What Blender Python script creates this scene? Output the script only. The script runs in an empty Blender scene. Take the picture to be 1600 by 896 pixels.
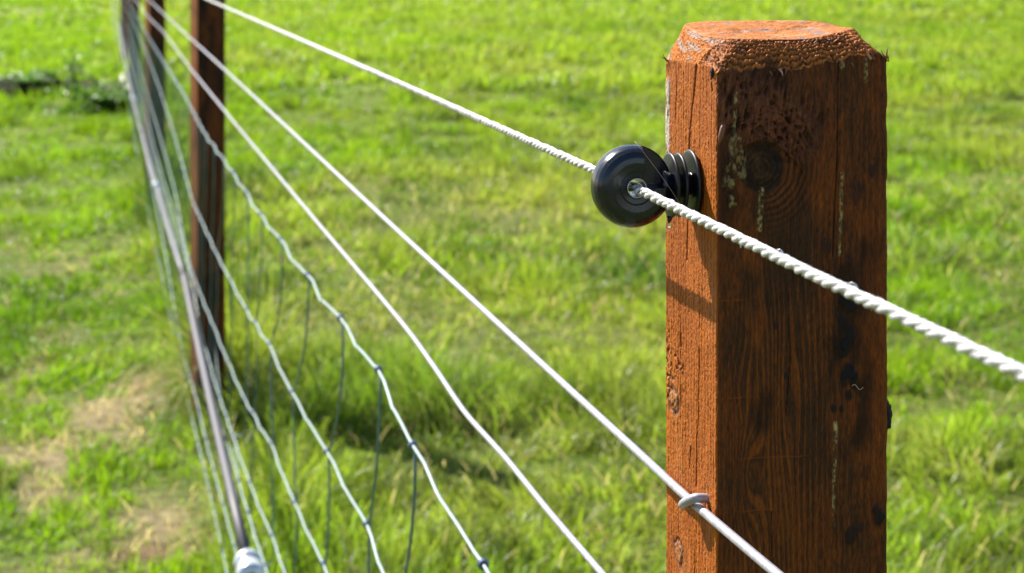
import bpy, math, random
import numpy as np
from mathutils import Vector

# ------------------------------------------------------------------ camera, light, exposure
S = bpy.context.scene
COL = S.collection
F = 3111.0            # focal length in pixels of the 1600 px wide photograph
X0, Y0 = 148.0, -78.0 # where the fence wires meet
H = 1.37              # eye height
PHI = math.atan((800 - X0) / F)
cp, sp = math.cos(PHI), math.sin(PHI)
SF = 0.267            # sideways distance from the eye to the face of the fence
A = 0.080             # width of the near post
cam_d = bpy.data.cameras.new("camera")
cam = bpy.data.objects.new("camera", cam_d); COL.objects.link(cam)
cam.location = (0, 0, H); cam.rotation_euler = (math.radians(90), 0, 0)
cam_d.sensor_width = 36; cam_d.lens = F / 1600 * 36
cam_d.shift_y = -(448 - Y0) / 1600
cam_d.clip_start = 0.02; cam_d.clip_end = 3000
cam_d.dof.use_dof = True; cam_d.dof.focus_distance = 0.885; cam_d.dof.aperture_fstop = 22.0
S.camera = cam

sun_dir = np.array([-cp - 1.7 * sp, -sp + 1.7 * cp, 1.8]); sun_dir /= np.linalg.norm(sun_dir)
W = bpy.data.worlds.new("World"); S.world = W; W.use_nodes = True
nt = W.node_tree; bg = nt.nodes["Background"]
sky = nt.nodes.new("ShaderNodeTexSky"); sky.sky_type = 'NISHITA'; sky.sun_disc = False
sky.sun_elevation = math.asin(sun_dir[2]); sky.sun_rotation = math.atan2(sun_dir[0], sun_dir[1])
nt.links.new(sky.outputs[0], bg.inputs[0]); bg.inputs[1].default_value = 0.085
sd = bpy.data.lights.new("sun", 'SUN'); sun = bpy.data.objects.new("sun", sd); COL.objects.link(sun)
sd.energy = 5.0; sd.angle = math.radians(0.53); sd.color = (1.0, 0.94, 0.84)
sun.rotation_euler = Vector(sun_dir).to_track_quat('Z', 'Y').to_euler()
sun.location = (0, 0, 8)
S.view_settings.view_transform = 'Standard'; S.view_settings.look = 'None'
S.view_settings.gamma = 1.0; S.view_settings.use_curve_mapping = False
S.view_settings.exposure = 1.0
S.render.engine = 'CYCLES'
S.cycles.use_denoising = True
S.cycles.max_bounces = 8; S.cycles.transparent_max_bounces = 4
S.cycles.sample_clamp_indirect = 4.0; S.cycles.sample_clamp_direct = 12.0
S.cycles.caustics_reflective = False; S.cycles.caustics_refractive = False

rng = np.random.default_rng(7)
random.seed(7)

# ------------------------------------------------------------------ numpy noise
def _h(ix, iy, seed):
    n = (ix.astype(np.int64) * 374761393 + iy.astype(np.int64) * 668265263 + seed * 1442695041) & 0xffffffff
    n = ((n ^ (n >> 13)) * 1274126177) & 0xffffffff
    n = ((n ^ (n >> 16)) * 2246822519) & 0xffffffff
    return ((n ^ (n >> 15)) & 0xffffff) / float(0xffffff)
def vn(x, y, seed=0):
    x = np.asarray(x, float); y = np.asarray(y, float)
    x, y = np.broadcast_arrays(x, y)
    ix, iy = np.floor(x), np.floor(y); fx, fy = x - ix, y - iy
    fx = fx * fx * fx * (fx * (fx * 6 - 15) + 10); fy = fy * fy * fy * (fy * (fy * 6 - 15) + 10)
    a, b = _h(ix, iy, seed), _h(ix + 1, iy, seed); c, d = _h(ix, iy + 1, seed), _h(ix + 1, iy + 1, seed)
    return (a * (1 - fx) + b * fx) * (1 - fy) + (c * (1 - fx) + d * fx) * fy * 1.0
def fbm(x, y, seed=0, o=4):
    s = 0; a = 0.5; t = 0
    for i in range(o):
        s = s + a * vn(np.asarray(x) * 2 ** i + 17.3 * i, np.asarray(y) * 2 ** i - 9.1 * i, seed + i * 31); t += a; a *= 0.5
    return s / t
def sst(a, b, x):
    t = np.clip((np.asarray(x, float) - a) / (b - a), 0, 1); return t * t * (3 - 2 * t)
def mix(a, b, k):
    k = np.asarray(k)[..., None]; return np.asarray(a) * (1 - k) + np.asarray(b) * k

# ------------------------------------------------------------------ frames and helpers
# the fence frame: l = sideways from the eye, t = along the fence, z = up; world = rotation by PHI
def L2W(p):
    p = np.asarray(p, float); q = p.copy()
    q[..., 0] = p[..., 0] * cp - p[..., 1] * sp; q[..., 1] = p[..., 0] * sp + p[..., 1] * cp
    return q
def ray(px, py):
    return np.array([(px - 800) / F, 1.0, -(py - Y0) / F])
def on_plane(px, py, s=SF):          # pixel seen on the vertical plane l = s, in the fence frame
    r = ray(px, py); k = s / (r[0] * cp + r[1] * sp)
    return np.array([s, (-r[0] * sp + r[1] * cp) * k, H + r[2] * k])
def on_front(px, py, t0):            # pixel seen on the plane t = t0
    r = ray(px, py); k = t0 / (-r[0] * sp + r[1] * cp)
    return np.array([(r[0] * cp + r[1] * sp) * k, t0, H + r[2] * k])
def on_ground(px, py, z=0.0):
    r = ray(px, py); k = (H - z) / -r[2]
    return np.array([r[0] * k, r[1] * k, z])

def tagit(o, label=None, cat=None, group=None, kind=None):
    if label: o['label'] = label
    if cat: o['category'] = cat
    if group: o['group'] = group
    if kind: o['kind'] = kind
    return o
def empty(name, loc, label, cat, group=None, rz=PHI):      # loc in the fence frame
    o = bpy.data.objects.new(name, None); COL.objects.link(o)
    o.empty_display_size = 0.05
    o.location = L2W(loc); o.rotation_euler = (0, 0, rz)
    o['_o'] = 0; del o['_o']
    return tagit(o, label, cat, group)
def mesh_of(name, V, Fa, mat, smooth=True, cols=None, colname="wood"):
    V = np.asarray(V, np.float32); m = bpy.data.meshes.new(name)
    if isinstance(Fa, (list, tuple)) and len(Fa) and not isinstance(Fa, np.ndarray):
        groups = Fa if isinstance(Fa[0], np.ndarray) else None
        if groups is None:
            m.from_pydata([tuple(map(float, v)) for v in V], [], [tuple(int(i) for i in f) for f in Fa])
    else:
        groups = [Fa]
    if groups is not None:
        m.vertices.add(len(V)); m.vertices.foreach_set("co", V.ravel())
        loops = np.concatenate([g.ravel() for g in groups]).astype(np.int32)
        sizes = np.concatenate([np.full(len(g), g.shape[1], np.int32) for g in groups])
        m.loops.add(len(loops)); m.loops.foreach_set("vertex_index", loops)
        m.polygons.add(len(sizes))
        st = np.zeros(len(sizes), np.int32); st[1:] = np.cumsum(sizes)[:-1]
        m.polygons.foreach_set("loop_start", st)
        m.update(calc_edges=True)
    if smooth: m.polygons.foreach_set("use_smooth", np.ones(len(m.polygons), bool))
    if cols is not None:
        at = m.attributes.new(colname, 'FLOAT_COLOR', 'POINT')
        c = np.ones((len(V), 4), np.float32); c[:, :cols.shape[1]] = cols
        at.data.foreach_set("color", c.ravel())
    if mat: m.materials.append(mat)
    m.update()
    return m
def link(name, m, parent=None, loc=None, rot=None):
    o = bpy.data.objects.new(name, m); COL.objects.link(o)
    if parent: o.parent = parent
    if loc is not None: o.location = loc
    if rot is not None: o.rotation_euler = rot
    return o
def joinm(parts):
    Vs, Fs, n = [], [], 0
    for v, f in parts:
        Vs.append(np.asarray(v, float)); Fs += [tuple(i + n for i in q) for q in f]; n += len(v)
    return np.vstack(Vs), Fs
def tube(P, r, n=10, caps=True):
    P = np.asarray(P, float); m = len(P); r = np.broadcast_to(np.asarray(r, float), (m,))
    T = np.gradient(P, axis=0); T /= np.linalg.norm(T, axis=1)[:, None] + 1e-12
    u = np.cross(T[0], [0, 0, 1.0]);
    if np.linalg.norm(u) < 1e-3: u = np.cross(T[0], [0, 1.0, 0])
    U = []
    for i in range(m):
        u = u - T[i] * np.dot(u, T[i]); u /= np.linalg.norm(u) + 1e-12; U.append(u)
    U = np.array(U); Vv = np.cross(T, U)
    a = np.linspace(0, 2 * np.pi, n, endpoint=False)
    ring = P[:, None] + r[:, None, None] * (np.cos(a)[None, :, None] * U[:, None] + np.sin(a)[None, :, None] * Vv[:, None])
    V = ring.reshape(-1, 3)
    Fq = [(i * n + j, i * n + (j + 1) % n, (i + 1) * n + (j + 1) % n, (i + 1) * n + j) for i in range(m - 1) for j in range(n)]
    if caps:
        Fq.append(tuple(range(n))[::-1]); Fq.append(tuple((m - 1) * n + j for j in range(n)))
    return V, Fq
def lathe(prof, n=64, axis='y', rs=None, ts=None):     # prof = [(r, t)], axis along local y (fence direction) or x
    V = []; a = np.linspace(0, 2 * np.pi, n, endpoint=False)
    for (r, t) in prof:
        for k in a:
            if axis == 'y': V.append((r * math.cos(k), t, r * math.sin(k)))
            elif axis == 'x': V.append((t, r * math.cos(k), r * math.sin(k)))
            else: V.append((r * math.cos(k), r * math.sin(k), t))
    Fq = [(i * n + j, i * n + (j + 1) % n, (i + 1) * n + (j + 1) % n, (i + 1) * n + j) for i in range(len(prof) - 1) for j in range(n)]
    return np.array(V), Fq
def catmull(P, k=6):
    P = np.asarray(P, float); Q = np.vstack([2 * P[0] - P[1], P, 2 * P[-1] - P[-2]]); out = []
    for i in range(1, len(Q) - 2):
        for j in range(k):
            s = j / k; a, b, c, d = Q[i - 1], Q[i], Q[i + 1], Q[i + 2]
            out.append(0.5 * ((2 * b) + (-a + c) * s + (2 * a - 5 * b + 4 * c - d) * s * s + (-a + 3 * b - 3 * c + d) * s ** 3))
    out.append(Q[-2]); return np.array(out)

# ------------------------------------------------------------------ materials
def mat(name, base=(.5, .5, .5), rough=.5, metal=0, spec=.5):
    m = bpy.data.materials.new(name); m.use_nodes = True
    b = m.node_tree.nodes["Principled BSDF"]
    b.inputs["Base Color"].default_value = (*base, 1); b.inputs["Roughness"].default_value = rough
    b.inputs["Metallic"].default_value = metal; b.inputs["Specular IOR Level"].default_value = spec
    return m, m.node_tree, b
def noise_node(t, scale, detail=4, vec=None, rough=.55):
    n = t.nodes.new("ShaderNodeTexNoise"); n.inputs["Scale"].default_value = scale; n.inputs["Detail"].default_value = detail
    n.inputs["Roughness"].default_value = rough
    if vec: t.links.new(vec, n.inputs["Vector"])
    return n
def ramp(t, src, stops):
    r = t.nodes.new("ShaderNodeValToRGB"); t.links.new(src, r.inputs[0])
    e = r.color_ramp.elements
    while len(e) < len(stops): e.new(0.5)
    for k, (p, c) in zip(e, stops): k.position = p; k.color = (*c, 1)
    return r
def bump(t, b, src, dist, strength=1):
    n = t.nodes.new("ShaderNodeBump"); n.inputs["Distance"].default_value = dist; n.inputs["Strength"].default_value = strength
    t.links.new(src, n.inputs["Height"]); t.links.new(n.outputs[0], b.inputs["Normal"]); return n

# wood: colour field comes from the grain computed with the mesh, fibres and pores are added here
M_wood, t, b = mat("stained_timber", rough=.62, spec=.2)
at = t.nodes.new("ShaderNodeAttribute"); at.attribute_name = "wood"
tc = t.nodes.new("ShaderNodeTexCoord"); mp = t.nodes.new("ShaderNodeMapping"); mp.inputs["Scale"].default_value = (1, 1, .16)
t.links.new(tc.outputs["Object"], mp.inputs[0])
n1 = noise_node(t, 1500, 3, mp.outputs[0], .6); n2 = noise_node(t, 420, 4, mp.outputs[0]); n3 = noise_node(t, 900, 3, tc.outputs["Object"])
r1 = ramp(t, n1.outputs[0], [(.3, (.5, .46, .42)), (.52, (1, 1, 1)), (.75, (1.35, 1.35, 1.1))])
r2 = ramp(t, n2.outputs[0], [(.3, (.72, .7, .72)), (.7, (1.2, 1.2, 1.15))])
m1 = t.nodes.new("ShaderNodeMix"); m1.data_type = 'RGBA'; m1.blend_type = 'MULTIPLY'; m1.inputs[0].default_value = .8
t.links.new(at.outputs["Color"], m1.inputs[6]); t.links.new(r1.outputs[0], m1.inputs[7])
m2 = t.nodes.new("ShaderNodeMix"); m2.data_type = 'RGBA'; m2.blend_type = 'MULTIPLY'; m2.inputs[0].default_value = .8
t.links.new(m1.outputs[2], m2.inputs[6]); t.links.new(r2.outputs[0], m2.inputs[7]); t.links.new(m2.outputs[2], b.inputs["Base Color"])
ad = t.nodes.new("ShaderNodeMath"); ad.operation = 'ADD'; t.links.new(n1.outputs[0], ad.inputs[0]); t.links.new(n3.outputs[0], ad.inputs[1])
bump(t, b, ad.outputs[0], .00045, .9)

def zinc(name, base, rough, metal):
    m, t, b = mat(name, base, rough, metal)
    tc = t.nodes.new("ShaderNodeTexCoord"); n = noise_node(t, 260, 4, tc.outputs["Object"])
    r = ramp(t, n.outputs[0], [(.3, tuple(c * .78 for c in base)), (.7, tuple(min(1, c * 1.15) for c in base))])
    t.links.new(r.outputs[0], b.inputs["Base Color"]); bump(t, b, n.outputs[0], .0003, .5)
    return m
M_wire = zinc("galvanised_wire", (.40, .39, .455), .45, .3)
M_net = zinc("weathered_net_wire", (.29, .37, .37), .5, .25)
M_stay = zinc("shaded_stay_wire", (.12, .20, .21), .55, .2)  # same zinc as the net wires, with the unlit side's shade in its colour
M_pipe = zinc("grey_pipe", (.062, .057, .075), .55, 0)
M_coup = zinc("bright_coupling", (.70, .74, .78), .25, .5)
M_black, t, b = mat("black_plastic", (.006, .009, .020), .25, 0, .5)
tc = t.nodes.new("ShaderNodeTexCoord"); n = noise_node(t, 700, 4, tc.outputs["Object"])
r = ramp(t, n.outputs[0], [(.35, (.16,) * 3), (.7, (.28,) * 3)]); t.links.new(r.outputs[0], b.inputs["Roughness"]); bump(t, b, n.outputs[0], .00008, .5)
ns = noise_node(t, 330, 6, tc.outputs['Object'], .75); r = ramp(t, ns.outputs[0], [(.60, (.006, .009, .018)), (.74, (.05, .05, .05))]); t.links.new(r.outputs[0], b.inputs['Base Color'])
b.inputs["Coat Weight"].default_value = .2
M_skirt, t, b = mat("moulded_plastic", (.010, .012, .017), .42, 0, .45)
M_sleeve = zinc("bare_metal_sleeve", (.75, .77, .82), .25, .9)
M_rope, t, b = mat("white_polypropylene", (.86, .86, .87), .38, 0, .5)
b.inputs["Subsurface Weight"].default_value = .5; b.inputs["Subsurface Radius"].default_value = (1, 1, 1); b.inputs["Subsurface Scale"].default_value = .004
tc = t.nodes.new('ShaderNodeTexCoord'); n = noise_node(t, 1900, 4, tc.outputs['Object'], .65); bump(t, b, n.outputs[0], .0003, .7)
n2_ = noise_node(t, 120, 4, tc.outputs['Object']); r = ramp(t, n2_.outputs[0], [(.3, (.88, .88, .88)), (.55, (.96, .96, .97))]); t.links.new(r.outputs[0], b.inputs['Base Color'])
tr = t.nodes.new('ShaderNodeBsdfTranslucent'); tr.inputs[0].default_value = (.95, .95, .97, 1); mx = t.nodes.new('ShaderNodeMixShader'); mx.inputs[0].default_value = .15
t.links.new(b.outputs[0], mx.inputs[1]); t.links.new(tr.outputs[0], mx.inputs[2]); t.links.new(mx.outputs[0], t.nodes['Material Output'].inputs['Surface'])
M_steel = mat("steel_filament", (.75, .75, .75), .2, 1)[0]
M_drop, t, b = mat("water", (1, 1, 1), .02, 0, .5); b.inputs["Transmission Weight"].default_value = 1; b.inputs["IOR"].default_value = 1.33
M_web = mat("spider_silk", (.45, .33, .25), .3, 0)[0]
M_bark, t, b = mat("black_bark", (.022, .018, .02), .7)
tc = t.nodes.new("ShaderNodeTexCoord"); n = noise_node(t, 900, 5, tc.outputs["Object"]); bump(t, b, n.outputs[0], .001, 1)
M_splinter = mat("wood_splinter", (.20, .07, .03), .6)[0]

def blade_mat(name, trans=.5):
    m = bpy.data.materials.new(name); m.use_nodes = True; t = m.node_tree
    b = t.nodes["Principled BSDF"]; out = t.nodes["Material Output"]
    at = t.nodes.new("ShaderNodeAttribute"); at.attribute_name = "tint"
    b.inputs["Roughness"].default_value = .42; b.inputs["Specular IOR Level"].default_value = .38
    tr = t.nodes.new("ShaderNodeBsdfTranslucent"); mx = t.nodes.new("ShaderNodeMixShader"); mx.inputs[0].default_value = trans
    hs = t.nodes.new("ShaderNodeHueSaturation"); hs.inputs["Value"].default_value = 1.75; hs.inputs["Saturation"].default_value = 1.03
    t.links.new(at.outputs["Color"], b.inputs["Base Color"]); t.links.new(at.outputs["Color"], hs.inputs["Color"])
    t.links.new(hs.outputs[0], tr.inputs["Color"])
    t.links.new(b.outputs[0], mx.inputs[1]); t.links.new(tr.outputs[0], mx.inputs[2]); t.links.new(mx.outputs[0], out.inputs["Surface"])
    return m
M_blade = blade_mat("grass_blade")

# ------------------------------------------------------------------ ground
PB = [tuple(on_ground(x, y)[:2]) + (r,) for x, y, r in [(190, 600, .28), (60, 590, .22), (300, 560, .12), (110, 690, .22), (240, 830, .16), (150, 880, .20), (30, 700, .16), (60, 770, .2), (140, 640, .22)]]
PD = [tuple(on_ground(x, y)[:2]) + (r,) for x, y, r in [(150, 180, .75), (1000, 480, .28), (40, 150, 1.6), (100, 34, 3.2), (260, 650, .12)]]
def fence_l(x, y): return x * cp + y * sp
def fence_t(x, y): return -x * sp + y * cp
def gz(x, y):
    l = fence_l(x, y) - SF
    z = .10 * sst(.02, .5, l) + .035 * (fbm(x / 1.1, y / 1.1, 3, 3) - .5)
    far = sst(6, 20, y)
    z = z + far * .5 * (fbm(x / 9, y / 9, 11, 3) - .5)
    bb = np.exp(-((x - PD[2][0] + .25) ** 2 / 1.1)) * sst(PD[2][1] - .05, PD[2][1] + .28, y + .25 * fbm(x * 3, 2, 13, 3)) * sst(PD[2][1] + 2.2, PD[2][1] + .6, y)
    z = z + .17 * bb
    return z
def bare(x, y):
    v = 0
    for bx, by, r in PB: v = v + 1.15 * np.exp(-(((x - bx) ** 2) / (r * r * .7) + (y - by) ** 2 / (r * r * 2.2)))
    left = 1 - sst(-.05, .15, fence_l(x, y) - SF)
    v = np.clip(v, 0, 1)
    v = v * .85 * sst(.49, .68, .55 * fbm(x * 5.0, y * 2.6, 5, 3) + .45 * fbm(x * 13, y * 8, 6, 3) + .10 * v) + left * .45 * sst(.54, .70, fbm(x * 2.6, y * 1.5, 9, 3)) * sst(13, 6, y)
    return np.clip(v * 1.0, 0, 1)
ys = np.concatenate([np.linspace(-6, 3, 30), np.linspace(3.1, 16, 260), np.linspace(16.1, 22, 75), np.geomspace(22.3, 1500, 140)])
us = np.linspace(-1, 1, 241)
GX = us[None, :] * (np.maximum(6.0, np.abs(ys) * 1.0))[:, None] ; GY = np.repeat(ys[:, None], 241, 1)
GX = np.sign(us)[None] * (np.abs(us) ** 1.6)[None] * (6 + np.abs(ys) * 1.1)[:, None]
GV = np.stack([GX, GY, gz(GX, GY)], -1).reshape(-1, 3)
idx = np.arange(len(ys) * 241).reshape(len(ys), 241)
GF = np.stack([idx[:-1, :-1], idx[:-1, 1:], idx[1:, 1:], idx[1:, :-1]], -1).reshape(-1, 4)
M_ground, t, b = mat("meadow_soil", rough=.9, spec=.2)
at = t.nodes.new("ShaderNodeAttribute"); at.attribute_name = "tint"
tc = t.nodes.new("ShaderNodeTexCoord"); n = noise_node(t, 26, 8, tc.outputs["Object"], .7)
rr = ramp(t, n.outputs[0], [(.34, (.35, .27, .22)), (.5, (.95, .93, .9)), (.66, (1.6, 1.55, 1.4))])
m1 = t.nodes.new("ShaderNodeMix"); m1.data_type = 'RGBA'; m1.blend_type = 'MULTIPLY'; m1.inputs[0].default_value = 1
t.links.new(at.outputs["Color"], m1.inputs[6]); t.links.new(rr.outputs[0], m1.inputs[7]); t.links.new(m1.outputs[2], b.inputs["Base Color"])
bump(t, b, n.outputs[0], .03, 1)
gx, gy = GV[:, 0], GV[:, 1]
gc = mix(np.array([.11, .19, .016]), np.array([.16, .18, .03]), fbm(gx * .8, gy * .8, 2, 4))
gc = mix(gc, np.array([.36, .29, .16]), np.clip(bare(gx, gy) * .95, 0, 1))
gc = mix(gc, np.array([.20, .13, .075]), np.clip(bare(gx, gy) * 1.2, 0, 1) * sst(.5, .66, fbm(gx * 7, gy * 6, 15, 3)))
gc = mix(gc, np.array([.032, .036, .014]), np.clip(1.3 * np.exp(-((gx - PD[2][0] + .25) ** 2 / 1.3 + (gy - PD[2][1] - .12) ** 2 / .10)), 0, 1))
gc0 = gc; gc = mix(gc, np.array([.25, .34, .045]), sst(9, 30, gy) * .95)
gc = mix(gc, np.array([.032, .036, .014]), np.clip(1.3 * np.exp(-((gx - PD[2][0] + .25) ** 2 / 1.3 + (gy - PD[2][1] - .12) ** 2 / .10)), 0, 1))
g = link("ground", mesh_of("ground", GV, GF, M_ground, True, gc, "tint")); g['kind'] = 'structure'

# ------------------------------------------------------------------ grass
def blades(P, hgt, wid, lean, az, col, seg=2, droop=1.0, tipcol=1.15):
    n = len(P); fac = rng.uniform(0, 2 * np.pi, n)
    d = np.stack([np.cos(az), np.sin(az), 0 * az], -1)
    side = np.stack([np.cos(fac), np.sin(fac), 0 * az], -1)
    side = side * .75 + .5 * np.stack([-np.sin(az), np.cos(az), 0 * az], -1)
    side /= np.linalg.norm(side, axis=1)[:, None] + 1e-9
    fr = [0, .5, 1.0] if seg == 2 else [0, .36, .70, 1.0]
    wf = [1, .8, 0] if seg == 2 else [.8, 1, .7, 0]
    Vs, Cs = [], []
    for f, w in zip(fr, wf):
        ang = lean * (.35 + droop * f)
        c = P + (hgt * f)[:, None] * (d * np.sin(ang)[:, None]) + np.stack([0 * hgt, 0 * hgt, hgt * f * np.maximum(np.cos(ang), .04)], -1)
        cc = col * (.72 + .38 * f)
        if w > 0:
            Vs += [c - side * (wid * w * .5)[:, None], c + side * (wid * w * .5)[:, None]]; Cs += [cc, cc]
        else:
            Vs += [c]; Cs += [cc]
    k = len(Vs); V = np.stack(Vs, 1).reshape(-1, 3); C = np.stack(Cs, 1).reshape(-1, 3)
    b0 = (np.arange(n) * k)[:, None]
    quads = [b0 + np.array([[2 * i, 2 * i + 1, 2 * i + 3, 2 * i + 2]]) for i in range(seg - 1)]
    tri = b0 + np.array([[2 * seg - 2, 2 * seg - 1, 2 * seg]])
    return V, np.concatenate(quads), tri, C
LUSH = np.array([.190, .335, .011]); OLIVE = np.array([.280, .345, .040]); DRY = np.array([.46, .39, .15]); DEEP = np.array([.065, .165, .008])
tp2 = on_plane(298, 300)[1]; tp3 = (848.7 / (226 - X0) - SF * sp) / cp
def grass_field(name, label, y0, y1, per, tuft, hh, ww, seg, xm=0.43):
    area = xm * (y1 * y1 - y0 * y0) + 1.6 * (y1 - y0)
    nt_ = int(area * per)
    y = np.sqrt(rng.uniform(y0 * y0, y1 * y1, nt_)); x = rng.uniform(-1, 1, nt_) * (y * xm + .8)
    l = fence_l(x, y) - SF; left = l < 0
    sc = 1.0 if y0 < 9 else 1.0
    bn = bare(x, y); cl = fbm(x * 2.6, y * 2.0, 21, 3)
    keep = rng.random(nt_) > np.clip(bn * .86, 0, .9)
    keep &= rng.random(nt_) < .50 + 1.2 * sst(.3, .62, cl)
    soil = .78 * np.exp(-((x - PD[2][0] + .25) ** 2 / 1.2 + (y - PD[2][1] - .12) ** 2 / .07))
    keep &= rng.random(nt_) > soil
    x, y, l, left, cl, bn = [q[keep] for q in (x, y, l, left, cl, bn)]
    n = len(x)
    ev = .45 if y0 > 12 else 1.0
    big = .5 + ev * (fbm(x * .55, y * .38, 33, 4) - .5); mid = fbm(x * 2.2, y * 1.6, 41, 3); fine = fbm(x * 9, y * 6, 43, 2)
    patch = fbm(x * 5.5, y * 4.0, 91, 2)
    kol = np.clip(1.6 * (big - .36) + .9 * (mid - .5) + .22, 0, 1) * np.where(left, .35, 1.15)
    col = mix(LUSH, OLIVE, kol)
    col = mix(col, DEEP, sst(.55, .8, fbm(x * 1.7 + 40, y * 1.2, 55, 3)) * .6 * ev)
    for bx, by, r in (PD[0], PD[1]):
        col = mix(col, DEEP * .8, .9 * np.exp(-((x - bx) ** 2 + (y - by) ** 2 * .6) / (r * r)))
    col = col * (1 - .42 * ev * sst(.50, .74, fine))[:, None]; col = mix(col, DRY * .9, .28 * ev * sst(.64, .82, fbm(x * 6 + 9, y * 4.4, 47, 3)))
    hfac = (.45 + 1.05 * sst(.3, .75, cl)) * (.75 + .5 * mid) * (.7 + .65 * patch) * np.where(left, .72, 1.0) * (1 - .6 * np.clip(bn, 0, 1))
    hfac = hfac * (1 + 1.4 * np.exp(-((l - .14) / .16) ** 2) * sst(3.2, 4.4, y) * (1 - .5 * sst(9, 14, y)))
    hfac = hfac * (1 + .8 * np.exp(-((x - PD[0][0]) ** 2 + (y - PD[0][1]) ** 2 * .5) / .5) + .5 * np.exp(-((x - PD[1][0]) ** 2 + (y - PD[1][1]) ** 2 * .5) / .06))
    for tp in (tp2, tp3): hfac = hfac * (1 + 1.0 * np.exp(-(((l - .0) / .22) ** 2 + ((fence_t(x, y) - tp) / .35) ** 2)))
    dk2 = np.exp(-(((l - .55) / .45) ** 2 + ((fence_t(x, y) - tp2 + .35) / .5) ** 2)); hfac = hfac * (1 + .7 * dk2); col = mix(col, DEEP, dk2 * .7)  # taller grass beside the second post, with a shadow painted into its colour
    k = tuft
    X = np.repeat(x, k); Y = np.repeat(y, k)
    ta = rng.uniform(0, 2 * np.pi, n * k); tr_ = np.abs(rng.normal(0, 1, n * k)) * np.repeat(hh * .22 * (1 if y0 < 14 else 1.8), n * k)
    comb = np.repeat(fbm(x * 1.5, y * 1.2, 77, 2) * 12.0, k)
    az = np.where(rng.random(n * k) < .55, ta, comb + rng.normal(0, .6, n * k))
    X = X + np.cos(ta) * tr_; Y = Y + np.sin(ta) * tr_
    ll = fence_l(X, Y) - SF
    h = hh * np.repeat(hfac, k) * rng.uniform(.5, 1.35, n * k)
    lean = np.clip(np.abs(rng.normal(.55, .42, n * k)) + .3 * (1 - np.repeat(cl, k)), .03, 1.35)
    c = np.repeat(col, k, 0) * rng.uniform(.72, 1.25, (n * k, 1)) * rng.uniform(.93, 1.07, (n * k, 3))
    dry = rng.random(n * k) < np.where(ll < 0, .03, .04 + .08 * np.repeat(kol, k)) + .3 * np.repeat(np.clip(bn, 0, 1), k)
    c[dry] = DRY * rng.uniform(.55, 1.25, (dry.sum(), 1)); lean[dry] = np.clip(lean[dry] + .5, 0, 1.45)
    w = ww * rng.uniform(.6, 1.4, n * k)
    P = np.stack([X, Y, gz(X, Y) - .004], -1)
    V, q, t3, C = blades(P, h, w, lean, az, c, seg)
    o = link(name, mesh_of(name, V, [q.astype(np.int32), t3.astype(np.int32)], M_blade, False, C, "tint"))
    return tagit(o, label, 'grass', kind='stuff')
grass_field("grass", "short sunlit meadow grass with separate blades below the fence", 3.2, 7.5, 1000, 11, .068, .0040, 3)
grass_field("grass", "meadow grass in the middle distance", 7.5, 16, 350, 10, .080, .0070, 2)
grass_field("grass", "paler meadow grass beyond the second fence post", 16, 34, 100, 11, .11, .018, 2, .42)
grass_field("grass", "smooth pale grass of the far pasture", 34, 85, 15, 12, .15, .036, 2, .42)

# straw: dead stems lying in the sward
def straw(n, y0, y1, hh, ww, only_left=False):
    y = np.sqrt(rng.uniform(y0 * y0, y1 * y1, n)); x = rng.uniform(-1, 1, n) * (y * .34 + .3)
    keep = (rng.random(n) < .12 + bare(x, y) * 1.2 + .25 * (fence_l(x, y) > SF)); x, y = x[keep], y[keep]; n = len(x)
    P = np.stack([x, y, gz(x, y) + rng.uniform(.0, .05, n) * (fence_l(x, y) > SF)], -1)
    c = DRY * rng.uniform(.6, 1.5, (n, 1))
    return blades(P, hh * rng.uniform(.4, 1.3, n), np.full(n, ww), rng.uniform(1.0, 1.4, n), rng.uniform(0, 6.3, n), c, 3, .25)
V, q, t3, C = straw(24000, 3.2, 11, .06, .0032)
tagit(link("straw", mesh_of("straw", V, [q.astype(np.int32), t3.astype(np.int32)], M_blade, False, C, "tint")), "dead straw coloured stems lying flat among the green grass", "straw", kind="stuff")

# ------------------------------------------------------------------ posts
def u_of(px, py): q = on_front(px, py, T0); return q[0] - SF, Z0 - q[2]
def w_of(px, py): q = on_plane(px, py, SF); return q[1] - T0, Z0 - q[2]
nc = on_plane(1120, 110); T0, Z0 = nc[1], nc[2]      # near corner of the near post, top of its edge

def perimeter(a, n, r=.0014):
    # rounded square outline, starts at the near corner and runs along the front face (u), right, back, left
    s = np.linspace(0, a, n + 1)[:-1]; out = []
    for k in range(4):
        for q in s: out.append((k, q))
    P = []; N = []
    for k, q in out:
        u, w = [(q, 0), (a, q), (a - q, a), (0, a - q)][k]
        cu = min(max(u, r), a - r); cw = min(max(w, r), a - r)
        d = np.array([u - cu, w - cw]); L = np.linalg.norm(d)
        if L > 1e-9 and (abs(d[0]) > 1e-9 and abs(d[1]) > 1e-9): nn = d / L; P.append((cu + nn[0] * r, cw + nn[1] * r)); N.append(nn)
        else: P.append((u, w)); N.append([(0, -1), (1, 0), (0, 1), (-1, 0)][k])
    return np.array(P), np.array(N, float), out

ORANGE = np.array([.45, .130, .009]); RUST = np.array([.29, .066, .006]); DK = np.array([.026, .0095, .0028]); MID = np.array([.17, .050, .014])
YEL = np.array([.26, .105, .010]); END = np.array([.58, .205, .050]); GREY = np.array([.42, .38, .36]); RESIN = np.array([.42, .30, .12])

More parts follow.
